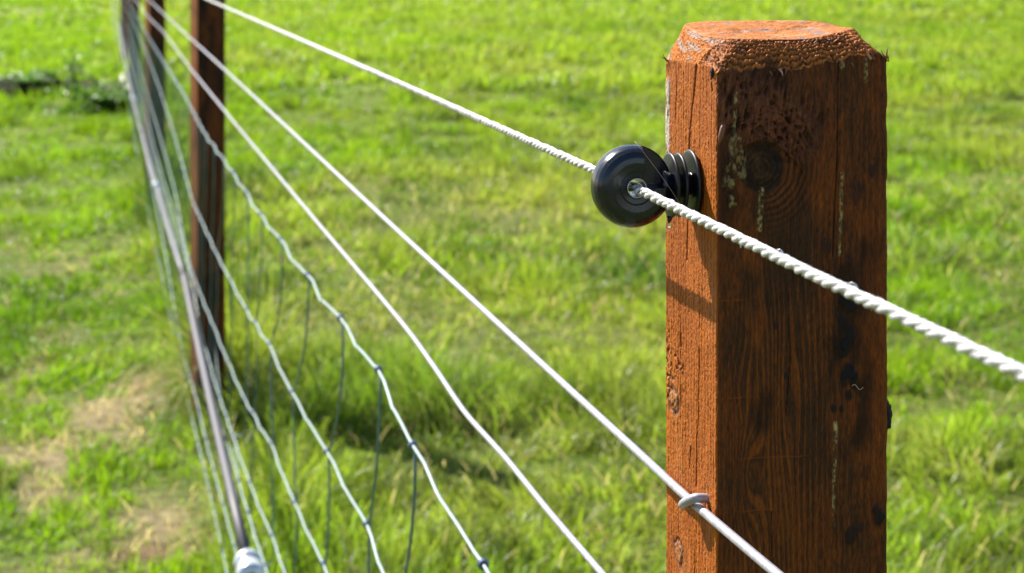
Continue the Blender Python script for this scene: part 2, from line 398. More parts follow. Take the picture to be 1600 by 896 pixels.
def ell(u, d, uc, dc, ru, rd): return np.exp(-(((u - uc) / ru) ** 2 + ((d - dc) / rd) ** 2))
def seg_dist(u, d, pts):
    best = np.full(np.shape(u), 9.0)
    for (a0, a1), (b0, b1) in zip(pts[:-1], pts[1:]):
        vx, vy = b0 - a0, b1 - a1; tt = np.clip(((u - a0) * vx + (d - a1) * vy) / (vx * vx + vy * vy), 0, 1)
        best = np.minimum(best, np.hypot(u - a0 - tt * vx, d - a1 - tt * vy))
    return best

def front_face(u, d, a, hero, seed=0):
    """height (m, outward) and colour of the camera-side face; u across, d down from the top edge"""
    wob = fbm(u * 30, d * 7, 101 + seed, 3) - .5; wob2 = fbm(u * 110, d * 14, 131 + seed, 3) - .5
    R = u * 1.0 + .0085 * wob + .0022 * wob2
    hgt = 0 * u
    if hero:
        uk, dk = u_of(1189, 262)
        eyes = [(uk, dk, .0135, .015, .016), u_of(1168, 745) + (.006, .020, .009), u_of(1150, 600) + (.006, .022, .006), u_of(1225, 610) + (.005, .04, .005)]
        for (uc, dc, ru, rd, am) in eyes: R = R + am * ell(u, d, uc, dc, ru, rd)
        # grain leaving the knot downwards as a narrowing flame
        R = R + .006 * ell(u, d, uk + .004, dk + .035, .020, .030)
    lam = .0022 + .0010 * (fbm(u * 18, d * 2, 151 + seed, 2))
    ph = 2 * np.pi * R / .0027 + 3 * (fbm(u * 14, d * 3, 161 + seed, 2))
    band = .5 + .5 * np.cos(ph); band = band ** 2.2
    band2 = .5 + .5 * np.cos(ph * 2.7 + 1.3)
    fib = .5 * fbm(u * 1500, d * 90, 171 + seed, 3) + .5 * fbm(u * 1300, d * 420, 173 + seed, 2); patch = fbm(u * 38, d * 13, 181 + seed, 4)
    right = sst(a * .45, a * .75, u)
    bz = .12 + .80 * sst(.33, .62, fbm(u * 34 + 5, d * 8, 187 + seed, 2)) * ((.45 + .55 * sst(.07, .13, d)) if hero else 1)
    k = np.clip(.40 - (.08 * sst(.07, .12, d) if hero else 0) + .46 * (band - .30) * bz + .22 * (band2 - .5) * bz + 1.15 * (patch - .5) + .65 * (fib - .5), 0, 1)
    rw_ = np.clip(right * .75 + .6 * sst(.085, .03, d) * (1 if hero else 0), 0, .85); k = k * (1 - rw_) + rw_ * np.clip(.46 + .75 * (fib - .5) + .9 * (patch - .5) + .08 * (band - .5), 0, 1)
    col = mix(mix(DK * 2.3, RUST * .80, sst(.10, .70, k)), YEL * .9, sst(.55, 1.0, k) * .65)
    col = mix(col, DK * .8, .8 * sst(.54, .70, fbm(u * 48, d * 20, 191 + seed, 4))); col = mix(col, RUST * 1.15, .5 * sst(.60, .78, fbm(u * 60 + 3, d * 26, 193 + seed, 4)))
    hgt = hgt + (band - .5) * .00018 + (fib - .5) * .00030 + (patch - .5) * .0006
    # drying cracks
    for pts, wd in ([([u_of(1310, 80), u_of(1309, 160), u_of(1308, 250), u_of(1304, 330), u_of(1302, 400)], .00022), ([u_of(1232, 460), u_of(1235, 560), u_of(1228, 650)], .00016), ([u_of(1205, 800), u_of(1208, 896), (u_of(1208, 940))], .00018)] if hero else []):
        ds = seg_dist(u + .0003 * (fbm(d * 300, 0, 5) - .5), d, pts); c = np.exp(-(ds / wd) ** 2); hgt = hgt - .0012 * c; col = mix(col, DK * .25, .95 * c)
    if hero:
        # torn fibre under the bevel and round the top of the knot
        torn = np.clip(ell(u, d, *u_of(1190, 165), .024, .012) + ell(u, d, *u_of(1225, 215), .016, .013) + .8 * ell(u, d, *u_of(1140, 150), .010, .016), 0, 1)
        torn = torn * (1 - ell(u, d, uk - .001, dk + .004, .011, .011))
        rid = 1 - np.abs(2 * fbm(u * 420 + 2.6 * fbm(u * 90, d * 90, 8), d * 190 + 60 * u, 207, 4) - 1)
        th = np.arctan2(d - dk, u - uk); rk0 = np.hypot((u - uk) / .0125, (d - dk) / .0130); ar = sst(2.9, 1.9, rk0)
        rid = rid * (1 - ar) + ar * (1 - np.abs(2 * fbm(rk0 * 6 + 1.5 * fbm(u * 150, d * 150, 9), th * 5, 209, 4) - 1))
        shred = fbm(u * 900 + d * 160, d * 190, 211, 3)
        hgt = hgt + torn * ((rid - .72) * .0030 + (shred - .5) * .0018)
        col = mix(col, mix(DK * 1.1, np.array([.24, .075, .035]), np.clip(rid * 1.6 - .70 + 1.5 * (shred - .5), 0, 1)), torn * .8)
        # bottom lip of the torn patch
        lip = np.exp(-((d - (dk - .0125) - .010 * ((u - uk) / .016) ** 2 * 1.0 + .0012 * (fbm(u * 400, 0, 12) - .5)) / .0011) ** 2) * sst(.022, .016, np.abs(u - uk - .002))
        hgt = hgt + lip * .0011; col = mix(col, DK * .5, np.exp(-((d - (dk - .0110) - .010 * ((u - uk) / .016) ** 2) / .0010) ** 2) * sst(.022, .016, np.abs(u - uk - .002)) * .7)
        # the knot itself: dark, nearly smooth, with its own rings
        rk = np.hypot((u - uk) / .0125, (d - dk) / .0130) + .10 * (fbm(u * 200, d * 200, 217, 3) - .5)
        kn = sst(1.0, .72, rk); rings = .5 + .5 * np.cos(rk * 34 + 3 * fbm(u * 120, d * 120, 219))
        col = mix(col, mix(DK * .55, np.array([.10, .045, .012]), np.clip(rings * .35 + 1.6 * (fbm(u * 260, d * 260, 221, 3) - .55), 0, 1)), kn * .92)
        hgt = hgt * (1 - kn * .6) + kn * (-.0006 + .0002 * rings)
        far = np.exp(-((rk - 1.0) / .9) ** 2) * (rk > .95)
        rg = .5 + .5 * np.cos(rk * 30); col = mix(col, mix(RUST * .95, DK * .7, rg), far * .6 * sst(uk - .004, uk + .008, u) * sst(dk - .012, dk + .002, d)); hgt = hgt + far * (rg - .5) * -.0003 * sst(dk - .012, dk + .002, d)
        # resin runs
        def resin(pts, wd, amt=1.0, hh=.0006, sd=0):
            nonlocal col, hgt
            ds = seg_dist(u + .0007 * (fbm(d * 260, u * 60, 231 + sd) - .5), d, pts)
            wv = wd * (.65 + .8 * fbm(d * 120, 3.3, 241 + sd))
            c = sst(wv * 1.25, wv * .6, ds) * sst(.40, .62, fbm(u * 620, d * 300, 251 + sd, 4) + .11 * amt)
            col = mix(col, mix(RESIN * .22, RESIN * 1.35, sst(.3, .7, fbm(u * 900, d * 700, 261 + sd, 3))), c * .85 * amt); hgt = hgt + c * hh
        resin([u_of(1150, 146), u_of(1149, 180), u_of(1147, 218)], .0009, 1.0, .0005, 1)
        resin([u_of(1149, 222), u_of(1148, 250), u_of(1138, 290)], .0026, .7, .0006, 2)
        resin([u_of(1157, 240), u_of(1160, 275)], .0020, .55, .0004, 3)
        resin([u_of(1140, 312), u_of(1143, 318)], .0022, .75, .0014, 4)
        resin([u_of(1190, 298), u_of(1188, 330), u_of(1188, 358)], .0013, 1.0, .0008, 5)
        resin([u_of(1316, 272), u_of(1314, 320), u_of(1313, 350), u_of(1312, 398)], .0007, .95, .0003, 6)
        resin([u_of(1306, 662), u_of(1305, 700), u_of(1303, 760), u_of(1303, 820)], .00085, .95, .0003, 7)
        resin([u_of(1352, 92), u_of(1354, 128)], .0009, .7, .0002, 8); resin([u_of(1314, 92), u_of(1316, 104)], .0013, .6, .0002, 9)
        # black tar-like lumps
        for (x, y, r, am) in [(1325, 470, .0042, 1), (1316, 505, .003, .8), (1330, 522, .0030, .9), (1320, 545, .0032, 1), (1318, 538, .002, 1), (1326, 580, .0036, 1.1), (1333, 592, .0030, 1), (1318, 598, .0022, .9), (1326, 617, .0020, 1), (1314, 638, .0014, 1), (1303, 640, .0018, .9), (1372, 808, .0038, 1), (1330, 836, .0034, .8), (1345, 824, .002, .6), (1354, 738, .0024, .5), (1336, 300, .004, .55), (1290, 385, .0032, .6), (1326, 405, .0026, .6), (1362, 268, .0022, .7), (1228, 585, .0012, .8), (1212, 510, .0014, .8), (1130, 365, .0018, .5), (1215, 262, .003, .6)]:
            uc, dc = u_of(x, y); rr_ = np.hypot(u - uc, (d - dc) * .62) / r + .9 * (fbm(u * 420, d * 300, 271, 3) - .5)
            c = sst(1.05, .55, rr_) * min(1, am); col = mix(col, np.array([.012, .009, .011]), c * .92)
            hgt = hgt + c * r * .20 * am * (.6 + .8 * fbm(u * 700, d * 700, 281, 2))
        # plane chatter: faint level steps
        for (x0_, x1_, y) in [(1120, 1180, 623), (1150, 1262, 718), (1150, 1215, 800), (1120, 1165, 470)]:
            ua, dd = u_of(x0_, y); ub, _ = u_of(x1_, y)
            c = np.exp(-((d - dd + .0012 * (fbm(u * 160, 2, 291) - .5)) / .00028) ** 2) * sst(ua - .001, ua + .004, u) * sst(ub + .001, ub - .004, u)
            hgt = hgt + c * .0004 * (.4 + fbm(u * 900, d * 10, 295)); col = mix(col, RUST * 1.3, c * .5)
    return hgt, col

def left_face(w, d, a, hero, seed=0):
    """the sunlit face the wires run along; w = 0 at the near corner"""
    fib = fbm(w * 1300, d * 80, 301 + seed, 3); patch = fbm(w * 45, d * 12, 311 + seed, 4)
    g = .5 + .5 * np.cos(2 * np.pi * (w + .006 * fbm(w * 25, d * 6, 321 + seed, 3)) / .0042)
    k = np.clip(.46 + .30 * (g - .5) + .9 * (fib - .5) + .8 * (patch - .5), 0, 1)
    col = mix(RUST, ORANGE * 1.12, k); col = mix(col, np.array([.46, .17, .045]), sst(.6, .85, fbm(w * 80, d * 20, 331 + seed, 3)) * .5)
    hgt = (fib - .5) * .00040 + (patch - .5) * .0004 + (g - .5) * .0002
    # saw texture: fine slanting rows
    saw = .5 + .5 * np.cos(2 * np.pi * (d + w * .35 + .0006 * fbm(w * 120, d * 60, 341)) / .00125)
    sm = sst(.38, .62, fbm(w * 60 + 9, d * 25, 351 + seed, 3)) * (1 + .8 * sst(.13, .19, d))
    hgt = hgt - saw * .00016 * sm; col = mix(col, RUST * .8, saw * sm * .25)
    grit = fbm(w * 1100, d * 900, 355, 2); hgt = hgt + (grit - .5) * .00045
    if hero:
        cr = [w_of(1089, 98), w_of(1085, 160), w_of(1079, 250), w_of(1074, 330), w_of(1073, 420), w_of(1070, 500), w_of(1093, 600), w_of(1091, 680)]
        for pts, wd, dp in [([w_of(1088, 98), w_of(1083, 150), w_of(1078, 200), w_of(1075, 260), w_of(1074, 330), w_of(1073, 405)], .00075, .0022), ([w_of(1062, 470), w_of(1063, 560)], .00035, .0010), ([w_of(1092, 545), w_of(1091, 640), w_of(1088, 700), w_of(1087, 760)], .00045, .0012), ([w_of(1078, 700), w_of(1077, 730)], .0008, .0012), ([w_of(1110, 118), w_of(1112, 142)], .0006, .001), ([w_of(1086, 830), w_of(1085, 895), w_of(1085, 960)], .0004, .001), ([w_of(1057, 120), w_of(1055, 200), w_of(1056, 330)], .0003, .0006)]:
            ds = seg_dist(w + .0016 * (fbm(d * 120, 1, 361) - .5), d, pts); c = np.exp(-(ds / wd) ** 2)
            hgt = hgt - dp * c; col = mix(col, DK * .3, .95 * c)
        for (x, y, rw, rd) in [(1052, 625, .0085, .0055), (1060, 862, .0080, .0060)]:
            wc, dc = w_of(x, y); rr_ = np.hypot((w - wc) / rw, (d - dc) / rd) + .5 * (fbm(w * 250, d * 250, 371, 2) - .5)
            c = np.exp(-((rr_ - .95) / .22) ** 2); col = mix(col, np.array([.09, .045, .04]), c * .85); hgt = hgt - c * .0005
            c2 = sst(.9, .6, rr_); col = mix(col, np.array([.42, .19, .07]), c2 * .7); hgt = hgt + c2 * .0003
        pit = sst(.56, .70, fbm(w * 420, d * 420, 381, 3)) * ell(w, d, *w_of(1050, 580), .018, .018)
        hgt = hgt - pit * .0011; col = mix(col, DK, pit * .75)
        # strip of pale bark left on the far edge
        wb, da = w_of(1043, 118); _, db = w_of(1043, 255)
        c = sst(.0715, .0735, w) * sst(.0795, .0780, w) * sst(da, da + .004, d) * sst(db, db - .006, d) * sst(.34, .5, fbm(w * 500, d * 160, 391, 3) + .12)
        col = mix(col, np.array([.62, .56, .50]), c * .9); hgt = hgt + c * .0006
    return hgt, col

def build_post(name, loc_lt, a, ztop, zref, label, hero, seed, group, zbase=-.12, turn=0):
    l0, t0 = loc_lt
    root = empty(name, (l0 + a / 2, t0 + a / 2, 0), label, 'fence post', group, PHI + math.radians(turn))
    n = 210 if hero else 26
    P, N, side = perimeter(a, n, .0013 if hero else .002)
    np_ = len(P); u, w = P[:, 0], P[:, 1]
    kk = np.array([s[0] for s in side]); qq = np.array([s[1] for s in side]); arc = kk * a + qq
    # lower edge of the bevel round the post, as drop below zref
    if hero:
        dl = u_of(1388, 95)[1]
        key = np.array([0, .25, .45, .62, .80, .93, 1.0]) * a; val = np.array([u_of(1120, 116)[1], u_of(1180, 108)[1], u_of(1240, 110)[1], u_of(1290, 99)[1], u_of(1325, 87)[1], u_of(1350, 86)[1], dl])
        ed = np.where(kk == 0, np.interp(qq, key, val), np.where(kk == 1, dl, np.where(kk == 2, np.interp(qq, [0, a], [dl, .000]), np.interp(qq, [0, a * .9, a], [-.0005, -.0012, val[0] * .7]))))
        jag = (fbm(arc * 900, 0, 401, 3) - .5) * .0022 + (fbm(arc * 160, 5, 402, 2) - .5) * .0018
        ed = ed + jag * np.where(kk == 0, 1, .35)
    else:
        ed = .004 + .006 * fbm(arc * 40, seed, 403)
    zw = zref - ed
    rows = [];
    if hero: dz = np.concatenate([np.arange(0, .268, .00046), np.geomspace(.272, zref - zbase, 24)])
    else: dz = np.concatenate([np.linspace(0, .30, 40), np.linspace(.32, zref - zbase, 60)])
    R = len(dz)
    # wall rows: the first follows the edge, then settle to level rows
    zz = zw[None] - dz[:, None] * ((zw[None] - zbase) / (zref - zbase))
    U = np.repeat(u[None], R, 0); Wd = np.repeat(w[None], R, 0); D = zref - zz
    hf, cf = front_face(U, D, a, hero, seed); hl, cl_ = left_face(Wd, D, a, hero, seed)
    hr, cr = front_face(Wd + .3, D, a, False, seed + 5)
    k2 = kk[None].repeat(R, 0)
    hg = np.where(k2 == 0, hf, np.where(k2 == 3, hl, hr))
    co = np.where((k2 == 0)[..., None], cf, np.where((k2 == 3)[..., None], cl_, cr))
    # worn arris
    arr = np.exp(-(np.minimum(np.abs(U - 0) + np.abs(Wd - 0), np.abs(U - a) + np.abs(Wd)) / .0012) ** 2)
    hg = hg - arr * (.0009 * fbm(D * 260, seed, 405, 3) + .0016 * sst(.5, .75, fbm(D * 90, seed + 3, 406, 3))); co = mix(co, RUST * .9, arr * .5)
    hg = hg * sst(0, .0012, dz)[:, None] if hero else hg
    X = U + N[None, :, 0] * hg; Y = Wd + N[None, :, 1] * hg
    wall = np.stack([X, Y, zz], -1)[::-1]; wc = co[::-1] * (1 if hero else .62)            # from the ground up; shade painted into the wall colour of the farther posts
    # cap
    if hero:
        cu, cw, ru, rw, nn = .0400, .0425, .0366, .0312, 3.25
        zf = H - (62 - Y0) / F * (nc[1] * cp + SF * sp + .019); slope = .10
    else:
        cu, cw, ru, rw, nn = a / 2, a / 2, a * .40, a * .40, 3.0; zf = ztop; slope = .03
    du, dw = u - cu, w - cw; nn = np.where(dw < 0, nn - (.55 if hero else 0), nn + 1.6); kf = (np.abs(du / ru) ** nn + np.abs(dw / rw) ** nn) ** (-1 / nn)
    ou, ow = cu + du * kf, cw + dw * kf
    def ztopf(uu, ww): return zf + slope * (ww - (cw - rw)) + (.0 if not hero else .0036 * sst(.040, .074, uu) * sst(.055, .012, ww) - .0006 * sst(.02, 0, uu))
    zo = ztopf(ou, ow)
    nb = 46 if hero else 4; cap = []; cc = []
    Nz = .72
    for i in range(1, nb + 1):
        s = i / nb
        x = u * (1 - s) + ou * s; y = w * (1 - s) + ow * s; z = zw * (1 - s) + zo * s
        z = z + .0012 * math.sin(math.pi * s)
        h = 0
        ln = arc * 1.0
        if hero:
            m0 = ((kk == 0) | (kk == 1) | ((kk == 3) & (qq > a * (.66 + .27 * s)))) * np.where(kk == 1, .3, 1.0) * np.where(kk == 0, 1 - .6 * sst(a * .86, a, qq), 1)
            drop = s * .0165
            row = drop / .0023 + 1.6 * (fbm(arc * 90, s * 2, 421, 3) - .5)
            rr_ = .5 + .5 * np.cos(2 * np.pi * row)
            blk = fbm(arc * 1000 + np.floor(row + .5) * 7.7, np.floor(row + .5) * 3.1, 431, 2)
            h = m0 * (rr_ ** .8 * (.25 + 1.35 * sst(.3, .75, blk)) * .0009 - .0003) + (fbm(arc * 1100, s * 26, 441, 3) - .5) * .0013
            h = h * sst(0, .06, s) * sst(1.0, .93, s)
            kc = np.clip(.62 + .55 * rr_ * blk * 1.6 + 1.3 * (fbm(arc * 900, s * 26, 451, 3) - .5), 0, 1)
            col = mix(DK * 2.0, np.array([.60, .19, .035]), kc); col = mix(col, DK, m0 * (1 - rr_) * .55)
            col = mix(col, DK * .6, m0 * sst(.62, .74, fbm(arc * 120, s * 5, 461, 3)) * .7)
            lf = ((kk == 3) & (qq <= a * (.66 + .27 * s))) * 1.0
            cl3 = mix(ORANGE * 1.1, np.array([.42, .33, .30]), sst(.52, .66, fbm(arc * 60 + s * 4, s * 3 - arc * 30, 471, 4)) * .8)
            col = np.where(lf[:, None] > 0, cl3, col)
            ck = np.exp(-((arc - (3 * a + a * (.66 + .27 * s)) + .0012 * (fbm(s * 5, 2.2, 77) - .5)) / .0006) ** 2); h = h - ck * .0016; col = mix(col, DK * .3, ck)
            ck = np.exp(-((arc - .055) / .0003) ** 2) * sst(.9, .3, s); h = h - ck * .0010; col = mix(col, DK * .3, ck)
        else:
            col = mix(RUST, ORANGE, fbm(arc * 100, s * 3, 451, 3))
            h = 0 * x
        cap.append(np.stack([x + N[:, 0] * h * .7, y + N[:, 1] * h * .7, z + h * .72], -1)); cc.append(col)
    ntp = 44 if hero else 4
    for i in range(1, ntp + 1):
        s = 1 - i / ntp * .999
        x = cu + (ou - cu) * s; y = cw + (ow - cw) * s; z = ztopf(x, y)
        if hero:
            rr_ = np.hypot(x - .02, (y - .115)); rg = .5 + .5 * np.cos(2 * np.pi * (rr_ + .0007 * fbm(x * 90, y * 90, 481)) / .0031)
            h = (fbm(x * 420, y * 420, 491, 4) - .5) * .0005 + rg * .00025
            h = h - .0005 * sst(.60, .72, fbm(x * 90, y * 160, 495, 3)) * sst(.03, .01, np.abs(y - .05))
            col = mix(END * .78, END * 1.12, np.clip(rg * .35 + 1.2 * (fbm(x * 300, y * 300, 501, 4) - .25), 0, 1))
            col = mix(col, np.array([.30, .24, .24]), sst(.60, .70, fbm(x * 110, y * 150, 511, 4)) * .75)
            col = mix(col, np.array([.70, .40, .20]), sst(.62, .75, fbm(x * 50, y * 140, 521, 3)) * .5)
            z = z + h * sst(1, .96, s)
        else: col = mix(END * .8, END, fbm(x * 200, y * 200, 501, 3))
        cap.append(np.stack([x, y, z], -1)); cc.append(col)
    V = np.concatenate([wall.reshape(-1, 3), np.concatenate(cap)]); C = np.concatenate([wc.reshape(-1, 3), np.concatenate(cc)])
    nr = R + nb + ntp; ii = np.arange(nr * np_).reshape(nr, np_)
    nx = np.roll(ii, -1, 1)
    Fq = np.stack([ii[:-1], nx[:-1], nx[1:], ii[1:]], -1).reshape(-1, 4)
    V[:, 0] -= a / 2; V[:, 1] -= a / 2
    last = ii[-1][None]
    link("timber", mesh_of(name + "_timber", V, [Fq.astype(np.int32), last.astype(np.int32)], M_wood, True, C), root)
    return root

POSTG = 'timber posts of the fence'
hero = build_post("fence_post", (SF, T0), A, 0, Z0, "largest reddish brown square timber post with a sloping cut top, carrying the black insulator", True, 0, POSTG)
p2 = on_plane(298, 300)
posts = [hero]
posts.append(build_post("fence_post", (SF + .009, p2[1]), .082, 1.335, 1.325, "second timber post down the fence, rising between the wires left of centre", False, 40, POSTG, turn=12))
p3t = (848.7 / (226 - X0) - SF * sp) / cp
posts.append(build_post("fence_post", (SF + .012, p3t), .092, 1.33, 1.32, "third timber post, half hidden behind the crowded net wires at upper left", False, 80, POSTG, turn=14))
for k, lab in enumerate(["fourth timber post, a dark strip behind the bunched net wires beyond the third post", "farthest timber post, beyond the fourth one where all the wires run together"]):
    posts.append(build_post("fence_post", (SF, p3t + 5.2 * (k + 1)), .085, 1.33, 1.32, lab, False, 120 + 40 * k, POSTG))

def hero_local(p): p = np.asarray(p, float); return p - np.array([SF + A / 2, T0 + A / 2, 0])
# bark flakes and splinters of the near post
def blob(c, r, seed, mat_, name, parent, stretch=(1, 1, 1)):
    import bmesh
    bm = bmesh.new(); bmesh.ops.create_icosphere(bm, subdivisions=4, radius=1)
    V = np.array([v.co[:] for v in bm.verts]); Fq = [tuple(v.index for v in f.verts) for f in bm.faces]; bm.free()
    n = fbm(V[:, 0] * 1.7 + V[:, 2] * 1.2 + seed, V[:, 1] * 1.7 + V[:, 2] * .9, seed, 4)
    n2 = fbm(V[:, 0] * 6 + seed, V[:, 2] * 6 + V[:, 1] * 5, seed + 3, 3)
    V = V * (.30 + .7 * n + .80 * n2)[:, None] * np.array(stretch) * r
    return link(name, mesh_of(name, V, Fq, mat_), parent, loc=tuple(c))
for (x, y, w_, st, r) in [(1388, 650, .006, (.9, .8, 2.0), .0034), (1384, 638, .004, (.5, .6, 1.6), .0022), (1386, 343, .008, (.45, .6, 1.9), .0026), (1386, 285, .01, (.4, .6, 1.6), .0016), (1388, 362, .01, (.5, .5, 1), .0011)]:
    q = on_front(x, y, T0 + w_); blob(hero_local((SF + A + .0006, q[1], q[2])), r, int(x + y), M_bark, "bark_flake", hero, st)
blob(hero_local(on_plane(1114, 118) + np.array([-.0002, 0, .0012])), .0026, 5, M_bark, "bark_flake", hero, (.35, .55, .75))
M_pale = mat('pale_splinter', (.50, .27, .18), .6)[0]
def splinter(p, dirv, ln, r, m=M_splinter, nm="splinter"):
    p = hero_local(p); d = np.array(dirv, float); d /= np.linalg.norm(d)
    k = np.linspace(0, 1, 7); P = p + d * ln * k[:, None] + np.outer(np.sin(k * 2.4) * ln * .18, np.cross(d, [.3, .9, .2]))
    V, f = tube(P, r * (1 - k * .85), 6); link(nm, mesh_of(nm, V, f, m), hero)
for px, py, dv, ln, r in [(1386, 92, (.25, -.1, 1), .0052, .00055), (1384, 90, (-.5, -.1, 1), .0040, .00045), (1388, 96, (.15, -.4, .9), .0030, .0004), (1361, 92, (-.45, -.5, 1), .0055, .0009), (1366, 94, (-.2, -.5, 1), .0060, .0007), (1330, 98, (.1, -.4, -1), .003, .0006), (1218, 108, (.2, -.4, -1), .0035, .0008), (1228, 108, (-.4, -.4, -1), .0030, .0006), (1203, 112, (.2, -.5, -1), .0025, .0006)]:
    splinter(on_front(px, py, T0 - .0003), dv, ln, r, M_pale if r > .00075 else M_splinter)
for px, py, dv, ln, r in [(1043, 96, (-.4, .2, 1), .0042, .00055), (1041, 92, (-.9, .3, .6), .0030, .0004), (1042, 100, (-.3, .2, -1), .0045, .00035)]:
    splinter(on_plane(px, py, SF - .0004), dv, ln, r)
k = np.linspace(0, 1, 9); q0 = on_front(1331, 603, T0 - .0012)
V, f = tube(hero_local(q0) + np.stack([k * .0052, 0 * k - .0004, -.0014 * k + .0009 * np.sin(k * 7)], -1), .00016, 5)
link("straw_fibre", mesh_of("straw_fibre", V, f, mat("pale_fibre", (.62, .42, .26), .6)[0]), hero)
# torn slab on the corner beside the knot
q0 = on_front(1124, 205, T0); V, f = tube(hero_local(q0) + np.array([[.0022, -.0002, .0040], [.0012, -.0010, .0010], [.0002, -.0012, -.0025], [-.0004, -.0005, -.006]]), [.0006, .0013, .0012, .0003], 7)
link("splinter", mesh_of("splinter", V, f, M_splinter), hero)
# staple that holds the upper plain wire
a0, a1 = on_plane(1067, 789, SF - .0068), on_plane(1085, 779, SF - .0055)
P = [a0 + [.0035, .0012, -.0004], a0 + [.0012, .0006, -.0002]] + [a0 * (1 - s) + a1 * s + np.array([-.0010 * math.sin(s * math.pi), 0, 0]) for s in np.linspace(0, 1, 7)] + [a1 + [.0022, -.0012, .0004], a1 + [.0075, -.0014, -.0002]]
V, f = tube(np.array([hero_local(p) for p in catmull(P, 4)]), .0021, 14)
tagit(link("staple", mesh_of("staple", V, f, M_wire), hero), "galvanised staple")

# ------------------------------------------------------------------ rope and plain wires
def plain_wire(name, pts, s, r, label, cat, m, twist=None, group=None):
    P = np.array([on_plane(x, y, s) for x, y in pts])
    P = P[np.argsort(P[:, 1])]
    return P
RS = SF - .0294
rope_px = [(1600, 585), (1500, 538), (1388, 485), (1275, 432), (1150, 370), (1060, 327), (1000, 298), (930, 267), (750, 187), (600, 120), (470, 63), (325, 0)]
rp = np.array([on_plane(x, y, RS) for x, y in rope_px])
tt_ = rp[:, 1]; zz_ = rp[:, 2]
gs = (zz_[-1] - zz_[-4]) / (tt_[-1] - tt_[-4])
def rope_z(t):
    t = np.asarray(t, float); z = np.interp(t, tt_, zz_)
    # smooth the corners with a small window
    for o in (.012, -.012): z = z + np.interp(t + o, tt_, zz_)
    z = z / 3
    z = np.where(t < tt_[0], zz_[0] + (t - tt_[0]) * (zz_[1] - zz_[0]) / (tt_[1] - tt_[0]) * 1.0, z)
    z = np.where(t > tt_[-1], zz_[-1] + (t - tt_[-1]) * .003, z)
    return z
ro = empty("electric_rope", (RS, .876, 1.2), "twisted white electric fence rope running through the black insulator", "rope")
def yarn(t0_, t1_, n, ph, pitch, rad, ph2, r2, r, sides):
    t = np.linspace(t0_, t1_, n); a = 2 * np.pi * t / pitch + ph + .8 * np.sin(t * 17) + .3 * np.sin(t * 71 + ph); z = rope_z(t)
    rr_ = rad * (1 + .10 * np.sin(t * 140 + ph * 2)); b_ = -2 * np.pi * t / .0105 + ph2 + .5 * np.sin(t * 230 + ph)
    q = rr_ + r2 * np.cos(b_)
    P = np.stack([q * np.cos(a), t + r2 * .8 * np.sin(b_), z + q * np.sin(a)], -1) - np.array([0, .876, 1.2])
    return tube(P, r * (1 + .12 * np.sin(t * 900 + ph2 * 3)), sides)
def strand(t0_, t1_, n, ph, pitch, rad, r, sides):
    t = np.linspace(t0_, t1_, n); a = 2 * np.pi * t / pitch + ph + .8 * np.sin(t * 17) + .3 * np.sin(t * 71 + ph) ; z = rope_z(t)
    rr_ = rad * (1 + .12 * np.sin(t * 140 + ph * 2))
    P = np.stack([RS + rr_ * np.cos(a), t, z + rr_ * np.sin(a)], -1) - np.array([RS, .876, 1.2])
    return tube(P, r, sides)
prt = []
for k in range(3):
    for j in range(3): prt.append(yarn(.25, 1.75, 2200, k * 2.094, .027, .00078, j * 2.094, .00038, .00112, 8))
    prt.append(strand(-1.2, .25, 300, k * 2.094, .066, .0010, .0013, 6))
    prt.append(strand(1.75, 6.0, 1400, k * 2.094, .027, .0010, .0013, 6))
    prt.append(strand(6.0, 30, 600, k * 2.094, .132, .0010, .0013, 5))
V, f = joinm(prt); link("twisted_strands", mesh_of("twisted_strands", V, f, M_rope), ro)
prt = [strand(.25, 1.6, 1300, k * 2.094 + 1.05, .027, .00196, .00017, 5) for k in range(3)]
V, f = joinm(prt)
link("steel_filament", mesh_of("steel_filament", V, f, M_steel), ro)
# loose filament loops sticking out of the rope
for (tt0, ph) in [(.668, 1.2), (.80, 1.4), (.84, 1.9), (.56, 4.5), (.71, 4.0), (.853, 1.3), (.60, .9)]:
    k = np.linspace(0, 1, 12); z = rope_z(tt0 + k * .006)
    rr_ = .0018 + .0014 * np.sin(k * np.pi)
    V, f = tube(np.stack([RS + rr_ * np.cos(ph + k) - RS, tt0 + .006 * k - .876, z + rr_ * np.sin(ph + k) - 1.2], -1), .00018, 5); link("loose_filament", mesh_of("loose_filament", V, f, M_steel), ro)

def run_wire(name, px, s, r, label, sides=12, smooth=True):
    P = np.array([on_plane(x, y, s) for x, y in px]); P = P[np.argsort(P[:, 1])]
    o0 = P[0].copy()
    a, b_ = P[0], P[1]; pre = a + (a - b_) / np.linalg.norm(a - b_) * 1.6; pre[0] = s
    z2 = P[-1].copy(); far = z2.copy(); far[1] = 32; far[2] = z2[2] - .02
    Q = catmull(P, 8) if smooth else P
    Q = np.vstack([pre, Q, [s, (z2[1] + 32) * .5, z2[2] - .02], far])
    root_loc = np.array([s, o0[1], o0[2]])
    V, f = tube(Q - root_loc, r, sides)
    o = link(name, mesh_of(name, V, f, M_wire), loc=tuple(L2W(root_loc)), rot=(0, 0, PHI))
    return tagit(o, label, 'wire', 'plain galvanised wires of the fence')
WS = SF - .0028
run_wire("plain_wire", [(1215, 898), (1145, 839), (1065, 770), (985, 696), (850, 572), (720, 452), (600, 341), (475, 224), (350, 108), (292, 55), (232, 0)], WS, .0021, "upper plain silver wire, stapled to the near post below the insulator")
run_wire("plain_wire", [(940, 896), (858, 800), (790, 716), (735, 655), (712, 624), (680, 576), (640, 520), (590, 459), (540, 400), (450, 293), (350, 172), (297, 106), (255, 50), (235, 30), (212, 2)], WS, .0020, "lower plain silver wire with a slight bend, between upper wire and netting")

